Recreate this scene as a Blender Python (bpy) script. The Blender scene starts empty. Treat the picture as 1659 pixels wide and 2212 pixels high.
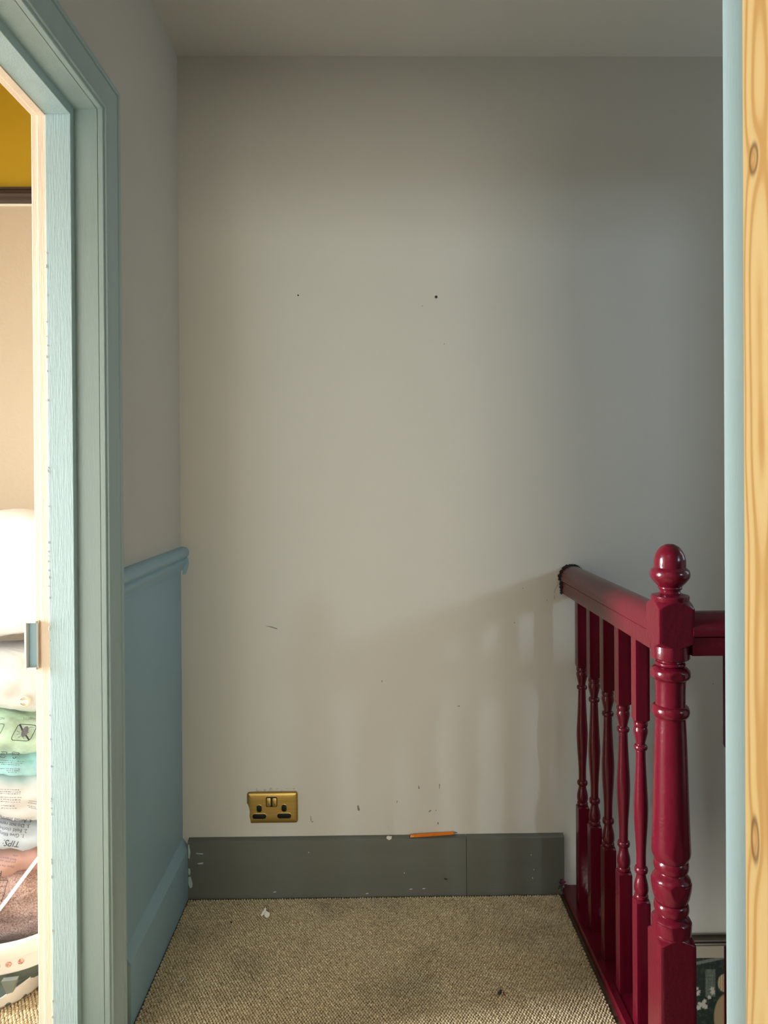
import bpy, bmesh, math, random
from mathutils import Vector, Matrix, noise
from mathutils.bvhtree import BVHTree
random.seed(7)
C = bpy.context.scene.collection
SC = bpy.context.scene

# ------------------------------------------------------------------ camera
FOC, W, H = 1590.0, 1659, 2212
YAW, PITCH, ROLL = 0.01316, 0.00498, -0.00633
cy, sy, cp, sp = math.cos(YAW), math.sin(YAW), math.cos(PITCH), math.sin(PITCH)
fw = Vector((sy*cp, cy*cp, -sp)); rt0 = Vector((cy, -sy, 0)); up0 = rt0.cross(fw)
rt = math.cos(ROLL)*rt0 + math.sin(ROLL)*up0
up = -math.sin(ROLL)*rt0 + math.cos(ROLL)*up0
cam = bpy.data.cameras.new('camera'); co = bpy.data.objects.new('camera', cam); C.objects.link(co)
co.matrix_world = Matrix(((rt.x, up.x, -fw.x, 0), (rt.y, up.y, -fw.y, 0), (rt.z, up.z, -fw.z, 1.21542), (0, 0, 0, 1)))
cam.sensor_fit = 'VERTICAL'; cam.sensor_height = 36; cam.sensor_width = 27
cam.lens = FOC/H*36; cam.shift_y = -71.1/H
cam.clip_start = 0.02
SC.camera = co

# ------------------------------------------------------------------ light
w = bpy.data.worlds.new('sky'); SC.world = w; w.use_nodes = True
w.node_tree.nodes['Background'].inputs[0].default_value = (0.55, 0.75, 1.0, 1)
w.node_tree.nodes['Background'].inputs[1].default_value = 0.6
def window_light(name, loc, rot, sx, sz, power, col, spread=180):
    l = bpy.data.lights.new(name, 'AREA'); l.shape = 'RECTANGLE'; l.size = sx; l.size_y = sz
    l.energy = power; l.color = col; l.spread = math.radians(spread)
    o = bpy.data.objects.new(name, l); C.objects.link(o); o.location = loc; o.rotation_euler = rot
    return o
R90 = math.pi/2
# bedroom window (left), window of the room the camera stands in (behind), an added side window that brightens the pine door, window seen over the stairs (right)
window_light('bedroom_daylight', (-3.44, 1.06, 1.22), (R90-0.14, 0, -R90), 0.4, 1.78, 78, (0.97, 0.98, 0.98), 70)
window_light('rear_daylight', (-0.05, -3.24, 1.5), (R90, 0, 0), 0.84, 1.3, 70, (1.0, 0.95, 0.76))
window_light('pine_door_fill', (-2.24, -0.45, 1.5), (R90, 0, -R90), 0.8, 1.2, 58, (0.98, 0.98, 0.95))  # fill light, added to brighten the pine door face
window_light('stairwell_daylight', (2.36, 1.80, 1.65), (R90, 0, R90), 0.4, 0.9, 4.6, (0.66, 0.90, 1.0))
window_light('hall_daylight', (1.45, -0.71, -1.3), (R90, 0, 0), 0.8, 1.1, 25, (1.0, 0.95, 0.84))
window_light('stair_daylight', (3.70, -1.64, 2.02), (R90, 0, 0), 0.30, 0.36, 68, (0.64, 0.85, 1.0))
vs = SC.view_settings
SC.display_settings.display_device = 'sRGB'
vs.view_transform = 'Standard'; vs.look = 'None'; vs.gamma = 1; vs.exposure = 0.0; vs.use_curve_mapping = False
SC.cycles.max_bounces = 10; SC.cycles.diffuse_bounces = 7; SC.cycles.transparent_max_bounces = 12
SC.cycles.caustics_reflective = False; SC.cycles.caustics_refractive = False; SC.cycles.sample_clamp_indirect = 6

# ------------------------------------------------------------------ materials
def s2l(c):
    return tuple((x/255/12.92) if x/255 <= 0.04045 else ((x/255+0.055)/1.055)**2.4 for x in c)
class NT:
    def __init__(s, name):
        s.m = bpy.data.materials.new(name); s.m.use_nodes = True
        s.t = s.m.node_tree; s.b = s.t.nodes['Principled BSDF']
    def n(s, typ, ins=None, **kw):
        o = s.t.nodes.new(typ)
        for k, v in kw.items(): setattr(o, k, v)
        for k, v in (ins or {}).items():
            if isinstance(v, bpy.types.NodeSocket): s.t.links.new(v, o.inputs[k])
            else: o.inputs[k].default_value = v
        return o
    def math(s, op, a, b=0.0, c=None):
        d = {0: a, 1: b}
        if c is not None: d[2] = c
        return s.n('ShaderNodeMath', d, operation=op).outputs[0]
    def noise(s, vec, scale, detail=3, rough=0.55, dist=0):
        return s.n('ShaderNodeTexNoise', {'Vector': vec, 'Scale': scale, 'Detail': detail, 'Roughness': rough, 'Distortion': dist}).outputs[0]
    def ramp(s, fac, stops):
        o = s.n('ShaderNodeValToRGB', {0: fac}); e = o.color_ramp.elements
        while len(e) < len(stops): e.new(0.5)
        for i, (p, c) in enumerate(stops):
            e[i].position = p; e[i].color = (c[0], c[1], c[2], 1)
        return o.outputs[0]
    def mix(s, fac, a, b):
        o = s.n('ShaderNodeMix', data_type='RGBA')
        for k, v in ((0, fac), (6, a), (7, b)):
            if isinstance(v, bpy.types.NodeSocket): s.t.links.new(v, o.inputs[k])
            else: o.inputs[k].default_value = v if k == 0 else (v[0], v[1], v[2], 1)
        return o.outputs[2]
    def set(s, k, v):
        if isinstance(v, bpy.types.NodeSocket): s.t.links.new(v, s.b.inputs[k])
        else: s.b.inputs[k].default_value = v
    def pos(s): return s.n('ShaderNodeNewGeometry').outputs['Position']
    def bump(s, h, strength, dist=0.01):
        o = s.n('ShaderNodeBump', {'Strength': strength, 'Distance': dist, 'Height': h}); s.set('Normal', o.outputs[0])
def paint(name, col, rough=0.6, var=0.06, vscale=3.0, bscale=120, bstr=0.15, bdist=0.002, coat=0, stretch=None, spec=None, metal=0):
    t = NT(name); p = t.pos()
    if stretch:
        p = t.n('ShaderNodeMapping', {'Vector': p, 'Scale': stretch}).outputs[0]
    if var:
        nz = t.noise(p, vscale, 4)
        t.set('Base Color', t.ramp(nz, [(0.3, tuple(c*(1-var) for c in col)), (0.7, tuple(min(1, c*(1+var)) for c in col))]))
    else: t.set('Base Color', (*col, 1))
    t.set('Roughness', rough); t.set('Metallic', metal)
    if spec is not None: t.set('Specular IOR Level', spec)
    if bstr: t.bump(t.noise(p, bscale, 3), bstr, bdist)
    if coat: t.set('Coat Weight', coat); t.set('Coat Roughness', 0.08)
    return t.m
WALL = paint('wall_emulsion', (0.62, 0.605, 0.565), 0.75, 0.02, 1.6, 90, 0.12, 0.002)
CEIL = paint('ceiling_emulsion', (0.66, 0.645, 0.60), 0.85, 0.02, 1.5, 60, 0.1, 0.002)
BLUEW = paint('blue_wall_paint', s2l((150, 184, 200)), 0.6, 0.02, 2, 80, 0.12, 0.002)
BLUE = paint('duck_egg_gloss', s2l((166, 190, 193)), 0.38, 0.03, 6, 60, 0.3, 0.0015, stretch=(6, 6, 0.5))
CREAM = paint('cream_gloss', s2l((232, 212, 190)), 0.4, 0.04, 6, 60, 0.3, 0.0015, stretch=(6, 6, 0.5))
WHITEP = paint('white_gloss', s2l((240, 236, 226)), 0.35, 0.03, 8, 70, 0.2, 0.001)
SKIRT = paint('olive_grey_eggshell', s2l((101, 104, 98)), 0.45, 0.04, 5, 70, 0.2, 0.001, stretch=(0.6, 6, 6))
RED = paint('burgundy_gloss', (0.102, 0.0036, 0.0125), 0.22, 0.06, 25, 110, 0.42, 0.0012, coat=0.05, spec=0.38)
YELLOW = paint('ochre_emulsion', (0.47, 0.30, 0.006), 0.8, 0.03, 2, 90, 0.1, 0.002)
CREAMW = paint('cream_wall', (0.55, 0.46, 0.34), 0.8, 0.02, 2, 130, 0.3, 0.002)
DARKW = paint('dark_stained_wood', s2l((64, 50, 42)), 0.4, 0.1, 20, 90, 0.1, 0.001)
DIM = paint('low_bounce_wall', (0.26, 0.27, 0.26), 0.9, 0.02, 2, 90, 0.1, 0.002)  # unseen walls darkened to cut the light they bounce onto the newel
PLAIN = paint('plain_emulsion', (0.70, 0.69, 0.66), 0.8, 0.02, 2, 90, 0.1, 0.002)
BRASS = paint('brushed_brass', (0.46, 0.31, 0.09), 0.40, 0.08, 30, 300, 0.08, 0.0005, stretch=(0.3, 1, 6), metal=0.85)
BLACK = paint('black_plastic', (0.005, 0.010, 0.010), 0.45, 0, bstr=0, spec=0.2)
HOLE = paint('dark_hole', (0.004, 0.004, 0.004), 0.9, 0, bstr=0)
ORANGE = paint('orange_lacquer', s2l((226, 120, 22)), 0.35, 0.05, 40, 100, 0.05, 0.0005)
GRAPH = paint('graphite', (0.02, 0.02, 0.02), 0.4, 0, bstr=0)
PLASTER = paint('bare_plaster', (0.66, 0.63, 0.56), 0.9, 0.08, 60, 200, 0.4, 0.001)
PAPER = paint('white_paper', (0.88, 0.87, 0.82), 0.8, 0.04, 40, 200, 0.1, 0.0005)
SCUFF = paint('scuff_grey', (0.22, 0.21, 0.17), 0.8, 0.1, 80, 0, 0)
DAUB = paint('pale_blue_daub', s2l((176, 196, 198)), 0.5, 0.03, 20, 100, 0.2, 0.001)
TEAR = paint('torn_edge_dark', (0.012, 0.022, 0.022), 0.8, 0.3, 200, 200, 0.4, 0.001)
MAGENTA = paint('magenta_smear', (0.20, 0.01, 0.07), 0.4, 0.1, 50, 100, 0.2, 0.001)
GREENI = paint('green_insulation', (0.004, 0.03, 0.012), 0.35, 0, bstr=0)
REDI = paint('red_insulation', (0.30, 0.012, 0.010), 0.35, 0, bstr=0)
PLASTW = paint('white_plastic', (0.80, 0.79, 0.77), 0.35, 0.01, 5, 0, 0)
SAGE = paint('dark_sage_rubber', s2l((92, 108, 104)), 0.55, 0.04, 8, 60, 0.05, 0.001)
COTTON = paint('white_cotton', (0.90, 0.90, 0.89), 0.85, 0.02, 8, 350, 0.25, 0.002)
BLUEF = paint('blue_grey_cotton', s2l((204, 216, 228)), 0.85, 0.06, 20, 300, 0.3, 0.002)
PINKF = paint('salmon_cotton', s2l((216, 160, 144)), 0.85, 0.06, 20, 300, 0.3, 0.002)
GREENF = paint('mint_cotton', s2l((196, 232, 205)), 0.85, 0.25, 30, 300, 0.3, 0.002)
TEALF = paint('turquoise_cotton', s2l((170, 232, 240)), 0.85, 0.15, 30, 300, 0.3, 0.002)
INK = paint('black_ink', (0.02, 0.02, 0.025), 0.6, 0, bstr=0)
INKG = paint('grey_ink', (0.10, 0.10, 0.12), 0.6, 0, bstr=0)
MATB = paint('mount_board', (0.52, 0.48, 0.38), 0.9, 0.02, 5, 200, 0.1, 0.0005)
FRAMEG = paint('dark_gilt_wood', (0.07, 0.042, 0.016), 0.35, 0.2, 30, 100, 0.1, 0.001)
FRAMEK = paint('black_frame', (0.01, 0.009, 0.008), 0.4, 0, bstr=0)
def fleece():
    t = NT('brown_pink_fleece'); p = t.pos()
    t.set('Base Color', t.ramp(t.noise(p, 260, 4, 0.7), [(0.32, s2l((150, 96, 80))), (0.5, s2l((228, 180, 162))), (0.66, s2l((255, 240, 230)))]))
    t.set('Roughness', 0.95); t.bump(t.noise(p, 300, 4, 0.7), 0.8, 0.004); return t.m
FLEECE = fleece()
def carpet():
    t = NT('beige_wool_loop'); p = t.pos()
    stain = t.noise(p, 4.5, 3, 0.5)
    mot = t.noise(p, 160, 2, 0.5)
    base = t.ramp(mot, [(0.3, s2l((172, 154, 122))), (0.7, s2l((226, 210, 178)))])
    fac = t.n('ShaderNodeMapRange', {0: stain, 1: 0.50, 2: 0.70, 3: 0.0, 4: 0.35}).outputs[0]
    t.set('Base Color', t.mix(fac, base, s2l((112, 108, 94))))
    t.set('Roughness', 0.95); t.set('Specular IOR Level', 0.15); t.bump(t.noise(p, 900, 2), 0.4, 0.001); return t.m
CARPET = carpet()
BACKING = paint('carpet_backing', s2l((78, 70, 54)), 0.95, 0.1, 100, 300, 0.3, 0.002)
def pine():
    t = NT('bare_pine'); p = t.pos()
    xyz = t.n('ShaderNodeSeparateXYZ', {0: p}); y, z = xyz.outputs[1], xyz.outputs[2]
    st = t.n('ShaderNodeMapping', {'Vector': p, 'Scale': (1, 9, 1.6)}).outputs[0]
    wob = t.math('SUBTRACT', t.noise(st, 2.2, 3, 0.5), 0.5)
    zz = t.n('ShaderNodeCombineXYZ', {2: z}).outputs[0]
    dep = t.math('MULTIPLY_ADD', t.noise(zz, 2.1, 2, 0.5), 0.050, -0.008)
    yy = t.math('ADD', t.math('SUBTRACT', y, 0.532), t.math('MULTIPLY', wob, 0.012))
    r = t.math('SQRT', t.math('ADD', t.math('MULTIPLY', yy, yy), t.math('MULTIPLY', dep, dep)))
    kn = None; ring = None
    for (ky, kz, a, b) in ((0.540, 1.447, 0.0058, 0.0105), (0.5415, 0.943, 0.0052, 0.0155)):
        u = t.math('DIVIDE', t.math('SUBTRACT', y, ky), a); v = t.math('DIVIDE', t.math('SUBTRACT', z, kz), b)
        d = t.math('SQRT', t.math('ADD', t.math('MULTIPLY', u, u), t.math('MULTIPLY', v, v)))
        f = t.math('EXPONENT', t.math('MULTIPLY', d, -0.55))
        r = t.math('ADD', r, t.math('MULTIPLY', f, 0.010))
        e = t.math('SUBTRACT', d, 0.95); g = t.math('EXPONENT', t.math('MULTIPLY', t.math('MULTIPLY', e, e), -14.0))
        ring = g if ring is None else t.math('MAXIMUM', ring, g)
        ins = t.math('LESS_THAN', d, 0.95); kn = ins if kn is None else t.math('MAXIMUM', kn, ins)
    s = t.math('MULTIPLY_ADD', t.math('SINE', t.math('MULTIPLY', r, 1000.0)), 0.5, 0.5)
    col = t.ramp(s, [(0.10, s2l((240, 206, 146))), (0.65, s2l((235, 197, 134))), (0.97, s2l((216, 168, 102)))])
    col = t.mix(t.math('MULTIPLY', kn, 0.55), col, s2l((205, 160, 100)))
    col = t.mix(t.math('MULTIPLY', ring, 0.75), col, s2l((120, 84, 54)))
    t.set('Base Color', col); t.set('Roughness', 0.5)
    t.bump(s, 0.06, 0.001); return t.m
PINE = pine()
def clear_plastic():
    t = NT('clear_bag_plastic'); n = t.t.nodes
    tr = t.n('ShaderNodeBsdfTransparent', {0: (0.985, 0.99, 0.995, 1)}); gl = t.n('ShaderNodeBsdfGlossy', {0: (1, 1, 1, 1), 'Roughness': 0.12})
    p = t.pos(); b = t.n('ShaderNodeBump', {'Strength': 0.5, 'Distance': 0.01, 'Height': t.noise(p, 22, 4, 0.6)})
    t.t.links.new(b.outputs[0], gl.inputs['Normal'])
    lw = t.n('ShaderNodeFresnel', {0: 1.45}); t.t.links.new(b.outputs[0], lw.inputs['Normal'])
    df = t.n('ShaderNodeBsdfDiffuse', {0: (0.85, 0.87, 0.9, 1)})
    m0 = t.n('ShaderNodeMixShader', {0: 0.07, 1: tr.outputs[0], 2: df.outputs[0]})
    m = t.n('ShaderNodeMixShader', {0: t.math('MULTIPLY', lw.outputs[0], 0.6), 1: m0.outputs[0], 2: gl.outputs[0]})
    t.t.links.new(m.outputs[0], n['Material Output'].inputs[0]); return t.m
CLEAR = clear_plastic()
def vcol():
    t = NT('printed_photograph'); a = t.n('ShaderNodeVertexColor', layer_name='print')
    t.t.links.new(a.outputs[0], t.b.inputs['Base Color']); t.set('Roughness', 0.5); t.set('Specular IOR Level', 0.2); return t.m
PRINT = vcol()

# ------------------------------------------------------------------ mesh helpers
def tag(o, label=None, cat=None, group=None, kind=None):
    for k, v in (('label', label), ('category', cat), ('group', group), ('kind', kind)):
        if v: o[k] = v
    return o
def empty(name, loc, label, cat, group=None, kind=None):
    o = bpy.data.objects.new(name, None); C.objects.link(o); o.location = loc; o.empty_display_size = 0.05
    return tag(o, label, cat, group, kind)
class MB:
    def __init__(s): s.v = []; s.f = []; s.mi = []
    def add(s, vs, fs, mi=0):
        k = len(s.v); s.v += [tuple(v) for v in vs]; s.f += [tuple(i+k for i in f) for f in fs]; s.mi += [mi]*len(fs); return s
    def box(s, x0, x1, y0, y1, z0, z1, mi=0):
        return s.add([(x0,y0,z0),(x1,y0,z0),(x1,y1,z0),(x0,y1,z0),(x0,y0,z1),(x1,y0,z1),(x1,y1,z1),(x0,y1,z1)],
              [(0,3,2,1),(4,5,6,7),(0,1,5,4),(1,2,6,5),(2,3,7,6),(3,0,4,7)], mi)
    def loft(s, rings, mi=0, caps=True, closed=True):
        n = len(rings[0]); vs = [p for r in rings for p in r]; fs = []
        for i in range(len(rings)-1):
            for j in range(n if closed else n-1):
                k = (j+1) % n; fs.append((i*n+j, i*n+k, (i+1)*n+k, (i+1)*n+j))
        if caps:
            fs.append(tuple(range(n))[::-1]); fs.append(tuple((len(rings)-1)*n+j for j in range(n)))
        return s.add(vs, fs, mi)
    def build(s, name, mats, parent=None, smooth=None, bevel=0, fix=True, base=(0, 0, 0)):
        me = bpy.data.meshes.new(name)
        me.from_pydata([(v[0]-base[0], v[1]-base[1], v[2]-base[2]) for v in s.v], [], s.f)
        for m in (mats if isinstance(mats, (list, tuple)) else [mats]): me.materials.append(m)
        me.polygons.foreach_set('material_index', s.mi)
        if fix or bevel:
            bm = bmesh.new(); bm.from_mesh(me)
            if bevel:
                bmesh.ops.bevel(bm, geom=[e for e in bm.edges if len(e.link_faces) == 2 and e.calc_face_angle(0) > 0.7], offset=bevel, segments=2, profile=0.5, affect='EDGES')
            bmesh.ops.recalc_face_normals(bm, faces=bm.faces); bm.to_mesh(me); bm.free()
        me.update()
        if smooth is not None:
            me.shade_smooth(); me.set_sharp_from_angle(angle=math.radians(smooth))
        o = bpy.data.objects.new(name, me); C.objects.link(o)
        if parent:
            o.parent = parent
            pl = Vector(parent.location) if parent.parent is None else Vector(parent.location)+Vector(parent.parent.location)
            o.location = Vector(base)-pl
        else: o.location = base
        return o
def extr(prof, axis, a, b, mi=0, mb=None):
    """closed profile of (p, q) swept along an axis: 'x' -> (y, z), 'y' -> (x, z), 'z' -> (x, y)"""
    f = {'x': lambda t, p, q: (t, p, q), 'y': lambda t, p, q: (p, t, q), 'z': lambda t, p, q: (p, q, t)}[axis]
    mb = mb or MB(); mb.loft([[f(a, *p) for p in prof], [f(b, *p) for p in prof]], mi); return mb
def smoothc(pts, n=5):
    out = []
    P = [pts[0]]+list(pts)+[pts[-1]]
    for i in range(1, len(P)-2):
        for k in range(n):
            t = k/n; r = []
            for d in range(len(P[0])):
                a, b, c, e = P[i-1][d], P[i][d], P[i+1][d], P[i+2][d]
                r.append(0.5*(2*b+(c-a)*t+(2*a-5*b+4*c-e)*t*t+(3*b-a-3*c+e)*t**3))
            out.append(tuple(r))
    out.append(tuple(pts[-1])); return out
def bead(z0, z1, r0, r1, n=8):
    return [((z0+z1)/2+(z0-z1)/2*math.cos(math.pi*k/n), r0+(r1-r0)*math.sin(math.pi*k/n)) for k in range(n+1)]
def post(prof, half, name, mat, cx, cyy, parent, base, N=64, cap=0.965):
    rings = []
    for z, r in prof:
        ring = []
        for j in range(N):
            a = 2*math.pi*(j+0.0)/N; m = max(abs(math.cos(a)), abs(math.sin(a)))
            rr = min(r, half/m, half*1.41421*cap)
            ring.append((cx+rr*math.cos(a), cyy+rr*math.sin(a), z))
        rings.append(ring)
    mb = MB(); mb.loft(rings)
    return mb.build(name, mat, parent, smooth=28, base=base)

# ------------------------------------------------------------------ setting
XL, XB, YB = -0.5608, -0.676, 2.134           # landing face of left wall, bedroom face, back wall
ZC = 2.4276
# floor slab (carpet), landing is L-shaped round the stairwell
f = MB()
f.box(XB, 0.606, 0.66, YB+0.1, -0.25, 0.0); f.box(0.606, 2.4, 0.66, 1.45, -0.25, 0.0)
f.box(-3.4, XB, 0.35, 2.35, -0.25, 0.0); f.box(-2.3, 0.45, -3.3, 0.66, -0.25, 0.0); f.box(0.45, 4.4, -1.7, 0.66, -0.25, 0.0)
floor = tag(f.build('floor', BACKING), 'carpeted floor of the landing and the rooms off it', 'floor', kind='structure')
b = MB(); b.box(XL-0.1, 2.4, YB, YB+0.1, -2.7, ZC+0.05)
wall_back = tag(b.build('wall_back', WALL), 'off white landing wall facing the viewer', 'wall', kind='structure')
OP0, OP1, OPZ = 0.750, 1.527, 1.982           # rough opening of the bedroom doorway
b = MB()
def wl(y0, y1, z0, z1):
    for a, c, m in ((z0, min(z1, 0.985), 1), (max(z0, 0.985), z1, 0)):
        if c > a: b.box(XB+0.01, XL, y0, y1, a, c, m); b.box(XB, XB+0.01, y0, y1, a, c, 2)
wl(OP1, YB+0.05, -0.02, ZC+0.05); wl(0.45, OP0, -0.02, ZC+0.05); wl(OP0, OP1, OPZ, ZC+0.05)
wall_left = tag(b.build('wall_left', [WALL, BLUEW, CREAMW]), 'left landing wall, off white above and blue below the dado rail', 'wall', kind='structure')
b = MB(); b.box(XB-0.01, 2.4, 0.66, YB+0.1, ZC, ZC+0.08); b.box(-3.5, 4.5, -3.4, 0.66, ZC, ZC+0.08)
ceiling = tag(b.build('ceiling', CEIL), 'off white ceiling over the landing', 'ceiling', kind='structure')
b = MB(); b.box(-3.5, XB, 0.45, 2.35, 2.42, 2.5)
tag(b.build('ceiling', YELLOW), 'ochre yellow ceiling of the bedroom', 'ceiling', kind='structure')
b = MB(); b.box(-0.676, -0.43, 0.56, 0.66, 0, ZC); b.box(0.346, 1.25, 0.56, 0.66, 0, ZC); b.box(2.1, 4.5, 0.56, 0.66, 0, ZC)
b.box(-0.43, 0.346, 0.56, 0.66, 2.0, ZC); b.box(1.25, 2.1, 0.56, 0.66, 2.0, ZC)
tag(b.build('wall_front', DIM), 'landing wall with the doorway the viewer looks through', 'wall', kind='structure')
b = MB(); b.box(-3.5, -0.5608, 0.35, 0.45, 0, 2.5); b.box(-0.676, -0.5608, 0.45, 0.56, 0, 2.5)
tag(b.build('wall_partition', PLAIN), 'partition between the bedroom and the viewer\'s room', 'wall', kind='structure')
def holed_wall(name, axis, pos, a0, a1, z0, z1, wa0, wa1, wz0, wz1, mat, label, n):
    b = MB()
    def bx(p, q, r, s):
        if axis == 'x': b.box(pos[0], pos[1], p, q, r, s)
        else: b.box(p, q, pos[0], pos[1], r, s)
    bx(a0, wa0, z0, z1); bx(wa1, a1, z0, z1); bx(wa0, wa1, z0, wz0); bx(wa0, wa1, wz1, z1)
    tag(b.build(name, mat), label, 'wall', kind='structure')
    w_ = tag(bpy.data.objects.new('window_%d' % n, None), 'white painted window frame in the '+label, 'window', kind='structure'); C.objects.link(w_)
    c = ((pos[0]+pos[1])/2, (wa0+wa1)/2) if axis == 'x' else ((wa0+wa1)/2, (pos[0]+pos[1])/2)
    w_.location = (c[0], c[1], wz0)
    fr = MB(); t = 0.035; m0, m1 = pos[0]+0.03, pos[1]-0.02
    def fx(p, q, r, s):
        if axis == 'x': fr.box(m0, m1, p, q, r, s)
        else: fr.box(p, q, m0, m1, r, s)
    fx(wa0, wa0+t, wz0, wz1); fx(wa1-t, wa1, wz0, wz1); fx(wa0+t, wa1-t, wz0, wz0+t); fx(wa0+t, wa1-t, wz1-t, wz1)
    mid = (wz0+wz1)/2; fx(wa0+t, wa1-t, mid-0.015, mid+0.015)
    fr.build('window_frame', WHITEP, w_)
holed_wall('wall_bedroom_left', 'x', (-3.43, -3.33), 0.35, 2.35, -0.2, 2.5, 0.83, 1.29, 0.30, 2.17, PLAIN, 'bedroom wall with the bright window', 1)
holed_wall('wall_rear', 'y', (-3.23, -3.13), -2.3, 0.45, -0.2, 2.5, -0.50, 0.40, 0.83, 2.17, PLAIN, 'wall behind the viewer', 2)
holed_wall('wall_rear_left', 'x', (-2.23, -2.13), -3.23, 0.35, -0.2, 2.5, -0.87, -0.03, 0.88, 2.12, PLAIN, 'left wall of the viewer\'s room', 3)  # window added as the opening for the pine door fill
holed_wall('wall_rear_right', 'y', (-1.63, -1.53), 0.55, 4.4, -0.2, 2.5, 3.50, 3.90, 1.80, 2.24, DIM, 'far wall of the room across the stairs', 4)
holed_wall('wall_right', 'x', (2.3, 2.4), 0.56, YB+0.1, -2.7, ZC+0.05, 1.57, 2.03, 1.17, 2.13, DIM, 'right hand wall beyond the stairs', 5)
b = MB(); b.box(0.45, 0.55, -3.23, 0.56, 0, 2.5)
tag(b.build('wall_middle', DIM), 'wall between the viewer\'s room and the next room', 'wall', kind='structure')
b = MB(); b.box(4.4, 4.5, -1.7, 0.66, 0, 2.5)
tag(b.build('wall_far_right', DIM), 'end wall of the room across the stairs', 'wall', kind='structure')
# bedroom back wall: cream below the picture rail, ochre above
b = MB(); b.box(-3.5, XB+0.005, 2.25, 2.35, 0, 2.066, 0); b.box(-3.5, XB+0.005, 2.25, 2.35, 2.066, 2.5, 1)
wb = tag(b.build('wall_bedroom_back', [CREAMW, YELLOW]), 'bedroom wall, cream below and ochre yellow above the picture rail', 'wall', kind='structure')
pr = [(2.25, 2.045), (2.243, 2.045), (2.240, 2.050), (2.236, 2.056), (2.228, 2.060), (2.226, 2.068), (2.229, 2.074), (2.235, 2.076), (2.235, 2.081), (2.228, 2.083), (2.228, 2.089), (2.25, 2.089)]
tag(extr(pr, 'x', -3.33, XB-0.002).build('trim_2', DARKW, smooth=30), 'dark brown picture rail between cream and ochre bedroom wall', 'rail', kind='structure')
b = MB(); b.box(-3.33, XB-0.002, 2.2475, 2.25, 2.0385, 2.045)
b.build('painted_line', WHITEP, wb)
b = extr([(2.25, 2.403), (2.244, 2.403), (2.238, 2.407), (2.236, 2.412), (2.238, 2.417), (2.25, 2.42)], 'x', -3.33, XB-0.002)
b.build('bead', YELLOW, wb, smooth=40)
# stairwell below
b = MB(); b.box(0.5, 2.4, -0.7, YB+0.1, -2.8, -2.7); tag(b.build('floor', BACKING), 'hall floor at the foot of the stairs', 'floor', kind='structure')
b = MB(); b.box(0.52, 0.60, -0.70, YB, -2.7, -0.25); b.box(2.30, 2.40, -0.70, 0.56, -2.7, -0.25)
tag(b.build('wall_stairwell', WALL), 'wall of the stairwell under the landing edge', 'wall', kind='structure')

holed_wall('wall_hall_front', 'y', (-0.70, -0.60), 0.5, 2.4, -2.7, -0.25, 1.03, 1.87, -1.88, -0.72, WALL, 'hall wall with the front door glass', 6)
# skirting boards
def skprof(front, wallc, zf, zw, s=1):
    return [(wallc, 0.0), (front, 0.0), (front, zf-0.0015), (front+0.0015*s, zf), (wallc-0.002*s, zw), (wallc, zw)]
bb = empty('baseboard_back', (0, 2.125, 0), 'olive grey skirting board along the back wall, in two lengths', 'skirting', kind='structure')
P = skprof(2.116, YB, 0.1665, 0.1705)
extr(P, 'x', -0.5428, 0.2585).build('skirting_board', SKIRT, bb)
extr(P, 'x', 0.2598, 0.5425).build('skirting_board', SKIRT, bb)
bl = MB()
PL = [(XL, 0.0), (-0.5428, 0.0), (-0.5428, 0.1435), (-0.5438, 0.145), (-0.5590, 0.167), (XL, 0.168)]
bl = extr(PL, 'y', 1.621, 2.134)
tag(bl.build('baseboard_left', BLUEW), 'blue skirting board with a chamfered top along the left wall', 'skirting', kind='structure')
b = MB(); b.box(-0.5606, -0.5424, 1.6202, 1.6212, 0.0, 0.143); b.build('end_face', BLUE, bpy.data.objects['baseboard_left'])
# dado rail
dp = smoothc([(XL, 1.013), (-0.5520, 1.0125), (-0.5420, 1.009), (-0.5370, 0.999), (-0.5385, 0.989), (-0.5445, 0.982)], 5)+[(-0.5490, 0.9805), (-0.5490, 0.9785)]+smoothc([(-0.5470, 0.9765), (-0.5445, 0.970), (-0.5475, 0.962), (-0.5530, 0.953), (-0.5560, 0.9465)], 4)+[(XL, 0.946)]
tag(extr(dp, 'y', 1.577, 2.134).build('trim_1', BLUEW, smooth=35), 'blue moulded dado rail on the left wall', 'rail', kind='structure')

# ------------------------------------------------------------------ bedroom door frame
d1 = empty('door_1', (-0.62, 1.14, 0), 'pale blue door frame of the bright bedroom on the left', 'door frame', kind='structure')
ZH, YF, YN = 1.966, 1.512, 0.765
def three(y0a, y0b, z0a, z0b, x0, x1, mb, mi=0):
    """jamb-head-jamb lining; (a) opening face, (b) hidden face"""
    mb.box(x0, x1, YF+y0a, YF+y0b, 0, ZH+z0b, mi); mb.box(x0, x1, YN-y0b, YN-y0a, 0, ZH+z0b, mi)
    mb.box(x0, x1, YN-y0a, YF+y0a, ZH+z0a, ZH+z0b, mi)
b = MB(); three(0.0, 0.0149, 0.0, 0.0159, XL-0.116, XL+0.001, b); b.build('lining', BLUE, d1)
b = MB(); three(-0.018, 0.002, -0.0185, 0.002, -0.6585, -0.6073, b); b.build('door_stop', BLUE, d1, bevel=0.0012)
b = MB(); three(-0.0155, 0.002, -0.0205, 0.002, -0.6755, -0.6585, b); b.build('rebate', CREAM, d1, bevel=0.001)
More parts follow.
